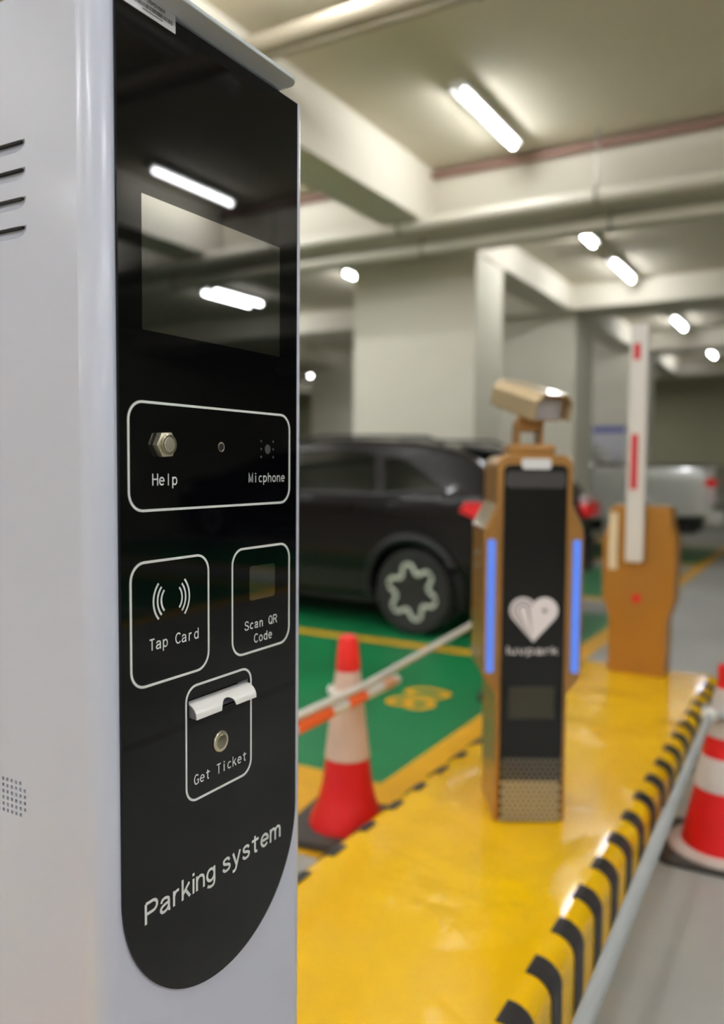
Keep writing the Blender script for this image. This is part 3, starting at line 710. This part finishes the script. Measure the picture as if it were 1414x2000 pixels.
def suv(label, loc, rz, paint, group=None):
    c = Car(4.45, 1.80,
            [(0, 0.86), (0.03, 0.98), (0.10, 1.10), (0.20, 1.20), (0.42, 1.35), (0.62, 1.43), (1.0, 1.48), (1.7, 1.51), (2.3, 1.48), (2.6, 1.42), (3.35, 1.10), (4.0, 1.02), (4.3, 0.90), (4.45, 0.72)],
            [(0, 0.46), (0.1, 0.36), (0.4, 0.26), (3.9, 0.24), (4.3, 0.30), (4.45, 0.42)],
            [(0, 0.76), (0.05, 0.85), (0.15, 0.92), (0.3, 0.96), (0.6, 0.985), (1.0, 1.0), (3.6, 0.99), (4.0, 0.95), (4.3, 0.86), (4.45, 0.66)], 1.03, 0.22, 1.51)
    t = thing('car', label, 'car', loc, rz, group)
    bd = obj('body', c.loft(), paint, t); arches(bd, c, (0.86, 3.52), 0.405, 0.345)
    for s in (-1, 1):
        for nm, poly in (('door_window', [(2.12, 1.075), (3.06, 1.09), (2.62, 1.34), (2.40, 1.39), (2.12, 1.41)]),
                         ('door_window', [(1.20, 1.07), (2.04, 1.075), (2.04, 1.415), (1.55, 1.415), (1.28, 1.39)]),
                         ('quarter_window', [(0.62, 1.13), (1.12, 1.09), (1.20, 1.38), (0.98, 1.345)])):
            obj(nm, c.side_patch(poly, s), M['glass'], t)
        obj('window_trim', c.side_patch([(0.58, 1.105), (1.2, 1.06), (3.15, 1.075), (3.15, 1.095), (1.2, 1.082), (0.60, 1.13)], s, 0.010), M['trimblack'], t)
        obj('sill_cladding', c.side_patch([(1.28, 0.30), (3.10, 0.30), (3.10, 0.46), (1.28, 0.46)], s, 0.014, 0.03), M['trimblack'], t)
        for x in (1.42, 2.32): obj('door_handle', c.side_patch([(x, 0.955), (x+0.18, 0.96), (x+0.18, 0.99), (x, 0.985)], s, 0.028, 0.02), paint, t)
        obj('tail_lamp', c.side_patch([(0.02, 0.86), (0.16, 0.85), (0.46, 0.965), (0.42, 1.03), (0.10, 1.045), (0.04, 1.0)], s, 0.02, 0.04), M['tail'], t)
        for x in (0.86, 3.52):
            wheel(t, x, s*(c.W/2-0.02), s, 0.335); arch_trim(t, c, x, s, 0.405, 0.345, M['trimblack'])
        obj('roof_rail', tube([(0.75, s*0.60, 1.465), (0.9, s*0.605, 1.52), (1.9, s*0.61, 1.54), (2.25, s*0.61, 1.495)], 0.014, 8), M['trimblack'], t)
        obj('wing_mirror', prism(rrect(2.86, 3.06, 1.05, 1.19, 0.03, 4), lambda u, v, h: (u, s*h, v), 0.90, 1.07, 0.02), paint, t)
        obj('head_lamp', c.side_patch([(3.98, 0.80), (4.34, 0.76), (4.30, 0.85), (3.98, 0.93)], s, 0.012, 0.03), M['clearlens'], t)
        obj('reflector', c.side_patch([(0.04, 0.58), (0.14, 0.58), (0.14, 0.63), (0.04, 0.63)], s, 0.018, 0.03), M['tail'], t)
    for s in (-1, 1):
        obj('tail_lamp', prism(rrect(min(s*0.46, s*0.82), max(s*0.46, s*0.82), 0.875, 1.00, 0.03, 4), lambda u, v, h: (h, u, v), -0.03, 0.12, 0.01), M['tail'], t)
        obj('reversing_lamp', prism(rrect(min(s*0.52, s*0.80), max(s*0.52, s*0.80), 1.005, 1.05, 0.015, 4), lambda u, v, h: (h, u, v), 0.0, 0.14, 0.008), M['clearlens'], t)
    obj('rear_window', c.top_patch(0.14, 0.50, 0.80, 0.84), M['glass'], t)
    obj('windscreen', c.top_patch(2.62, 3.28, 0.86, 0.90), M['glass'], t)
    obj('rear_bumper', prism(rrect(-0.64, 0.64, 0.42, 0.72, 0.05, 4), lambda u, v, h: (h, u, v), -0.045, 0.10, 0.02), M['trimblack'], t)
    obj('number_plate', box(-0.052, 0.02, -0.24, 0.24, 0.74, 0.86), M['plate'], t)
    obj('spoiler', prism([(0.36, 1.39), (0.62, 1.44), (0.62, 1.465), (0.40, 1.425)], lambda u, v, h: (u, h, v), -0.58, 0.58, 0.005), paint, t)
    obj('underbody', box(0.5, 4.0, -0.78, 0.78, 0.20, 0.30), M['trimblack'], t)
    return t
suv('dark plum SUV parked in the green bay behind the left cone', (-1.84, 6.34, 0.004), PI-R(4), M['suv'])
suv('grey SUV parked between the two nearest pillars, behind the dark plum one', (-2.95, 9.40, 0.004), PI, M['graycar'])
suv('charcoal SUV parked across the lane, seen mirrored in the black panel', (4.75, 11.95, 0.004), 0, M['charcoal'])

def pickup(label, loc, rz):
    t = thing('pickup_truck', label, 'pickup truck', loc, rz); m = M['silver']
    bed = Car(1.70, 1.80, [(0, 1.295), (1.7, 1.315)], [(0, 0.62), (1.7, 0.52)], [(0, 0.93), (0.06, 0.985), (0.3, 1.0), (1.7, 1.0)], 1.2, 0.05, 1.32)
    cab = Car(5.2, 1.80, [(1.66, 1.30), (1.72, 1.34), (1.84, 1.62), (2.0, 1.72), (2.6, 1.76), (3.1, 1.70), (3.75, 1.24), (4.7, 1.12), (5.05, 1.0), (5.2, 0.8)],
              [(1.66, 0.50), (4.8, 0.46), (5.2, 0.55)], [(1.66, 1.0), (4.5, 0.98), (5.0, 0.9), (5.2, 0.74)], 1.20, 0.20, 1.76)
    b_ = obj('bed', bed.loft(0, 1.68, 20), m, t); c_ = obj('cab', cab.loft(1.70, 5.2), m, t)
    arches(b_, bed, (1.02,), 0.44, 0.40); arches(c_, cab, (4.25,), 0.44, 0.40)
    obj('bed_well', box(0.10, 1.60, -0.78, 0.78, 1.322, 1.332), M['trimblack'], t)
    for s in (-1, 1):
        for x in (1.02, 4.25):
            wheel(t, x, s*0.88, s, 0.39, 0.24); arch_trim(t, bed if x < 2 else cab, x, s, 0.45, 0.40, m)
        obj('door_window', cab.side_patch([(1.94, 1.27), (2.30, 1.27), (2.30, 1.62), (2.08, 1.62), (1.98, 1.50)], s), M['glass'], t)
        obj('door_window', cab.side_patch([(2.52, 1.27), (3.50, 1.27), (3.12, 1.57), (2.95, 1.64), (2.52, 1.64)], s), M['glass'], t)
        obj('tail_lamp', box(-0.035, 0.10, s*0.86-0.06, s*0.86+0.06, 1.04, 1.14, 0.01), M['tail'], t)
        obj('lower_lamp', box(-0.035, 0.10, s*0.86-0.05, s*0.86+0.05, 0.80, 1.035, 0.01), M['clearlens'], t)
        obj('door_handle', cab.side_patch([(2.0, 1.08), (2.2, 1.08), (2.2, 1.12), (2.0, 1.12)], s, 0.03, 0.02), m, t)
        obj('wing_mirror', prism(rrect(3.30, 3.46, 1.22, 1.42, 0.03, 4), lambda u, v, h: (u, s*h, v), 0.92, 1.12, 0.02), m, t)
        obj('side_step', box(1.8, 3.7, s*0.86-0.06, s*0.86+0.06, 0.36, 0.42, 0.01), M['trimblack'], t)
    obj('rear_window', box(1.655, 1.70, -0.62, 0.62, 1.33, 1.36), M['glass'], t)
    obj('rear_bumper', box(-0.14, 0.08, -0.86, 0.86, 0.52, 0.70, 0.03), m, t)
    obj('number_plate', box(-0.03, 0.02, -0.22, 0.22, 0.78, 0.90), M['plate'], t)
    obj('underbody', box(0.3, 4.9, -0.55, 0.55, 0.34, 0.53), M['trimblack'], t)
    return t
pickup('silver pickup truck parked beyond the barrier', (-1.45, 13.05, 0.004), PI)

# ---------------------------------------------------------------- sign, pipes, lamps
s_ = thing('wall_sign', 'white notice with a blue header on the far pillar', 'sign', (-3.40, 14.398, 1.40))
obj('board', box(-0.30, 0.26, -0.012, 0, 0.0, 0.50), M['signwhite'], s_)
obj('header', box(-0.30, 0.26, -0.014, 0, 0.50, 0.60), M['signblue'], s_)
def pipe(name, label, y, z, r, m, x0=-12.0, x1=12.0, hang=None):
    t = thing(name, label, 'pipe', ((x0+x1)/2, y, z))
    obj('run', cyl((x0-(x0+x1)/2, 0, 0), (x1-(x0+x1)/2, 0, 0), r, n=20), m, t)
    if hang:
        x = x0+0.7
        while x < x1:
            bm = bmesh.new(); add_cyl(bm, (x-(x0+x1)/2, 0, r), (x-(x0+x1)/2, 0, hang-z), 0.008, n=8)
            add_tube(bm, [(x-(x0+x1)/2, (r+0.006)*math.cos(2*PI*i/20), (r+0.006)*math.sin(2*PI*i/20)) for i in range(20)], 0.010, 6, True)
            obj('hanger', bm, M['rod'], t); x += 1.62
    return t
pipe('ceiling_pipe', 'upper of the two pale pipes slung in front of the cross beam', 6.10, 3.27, 0.050, M['pipe'], hang=CZ1)
pipe('ceiling_pipe', 'lower of the two pale pipes, slung under the cross beam', 6.55, 3.20, 0.050, M['pipe'], hang=BZ)
pipe('ceiling_conduit', 'brown conduit along the top of the cross beam', 6.26, 3.70, 0.032, M['conduit'])
pipe('ceiling_pipe', 'thick beige pipe under the ceiling at the top left', 3.62, 3.55, 0.055, M['beigepipe'], hang=CZ1)
pipe('ceiling_pipe', 'thin beige pipe beside the thick one at the top left', 3.82, 3.60, 0.028, M['beigepipe'], hang=CZ1)
def lamp_proto(label, loc, lit=True, L=1.05, rz=0):
    t = thing('tube_lamp', label, 'ceiling lamp', loc, rz)
    h = obj('housing', box(-0.055, 0.055, -L/2-0.02, L/2+0.02, -0.045, -0.001, 0.006), M['lampbody'], t)
    obj('tube', cyl((0, -L/2+0.02, -0.063), (0, L/2-0.02, -0.063), 0.016, n=10), M['tube'] if lit else M['tubeoff'], t)
    for s in (-1, 1): obj('end_cap', box(-0.016, 0.016, s*(L/2-0.005)-0.02, s*(L/2-0.005)+0.02, -0.082, -0.044), M['lampbody'], t)
    return t
G = 'lit tube lamps on the ceiling'
l0 = lamp_proto('lit tube lamp above the dark SUV, before the cross beam', (-2.17, 5.45, CZ1))
spots = [(-2.20, 3.10, 'lit tube lamp cut by the top edge, next to the beige pipes'),
         (-2.20, 7.90, 'lit tube lamp just behind the pale pipes'), (-2.20, 9.70, 'lit tube lamp beyond the cross beam, before the second beam'),
         (-2.20, 13.60, 'lit tube lamp in the bay beyond the second beam'), (-2.20, 17.4, 'lit tube lamp farthest down the lane, at the right edge'),
         (-5.05, 8.75, 'lit tube lamp half hidden by the nearest pillar'), (-5.05, 18.0, 'lit tube lamp beside the second pillar, far back'),
         (-11.5, 17.6, 'blurred lit tube lamp far left beside the ticket machine'),
         (3.70, 5.50, 'lit tube lamp mirrored highest in the black panel'),
         (5.85, 8.80, 'lit tube lamp mirrored in the screen, left one of a pair'), (6.05, 8.80, 'lit tube lamp mirrored in the screen, right one of a pair'),
         (5.65, 6.15, 'lit tube lamp mirrored at the left edge of the panel')]
for x, y, lb in spots: dup(l0, (x, y, CZ1 if y < 6.3 else CZ2), 0, lb)
off = [(x, y) for y in (-5.8, -4.2, -1.6, 0.4) for x in (-11.0, -6.0, -4.2, -2.2, 0.2, 3.7, 7.0)]  # unseen lamps added to brighten pillars, ceiling and machine faces
off += [(-7.6, 9.3), (3.7, 2.3), (2.2, 1.0), (5.9, 2.3), (-0.3, 1.9), (-4.6, 2.6), (-4.6, 5.2), (-6.6, 5.2), (-4.6, 3.9), (-6.6, 3.9), (-8.0, 3.9), (-6.6, 2.6), (-11.5, 4.5), (-11.5, 9.5), (-6.6, 13.2), (-5.05, 13.2)]
for x, y in off: dup(l0, (x, y, CZ1 if y < 6.3 else CZ2), PI/2 if (y in (-1.6, 0.4, 5.2, 3.9, 2.6, 13.2, 9.3) and x < 3) else 0, 'unseen tube lamp added on the ceiling for fill light', 'added unseen ceiling lamps')
lamp_proto('unlit tube lamp mirrored near the top of the black panel', (2.25, 3.70, CZ1), False)
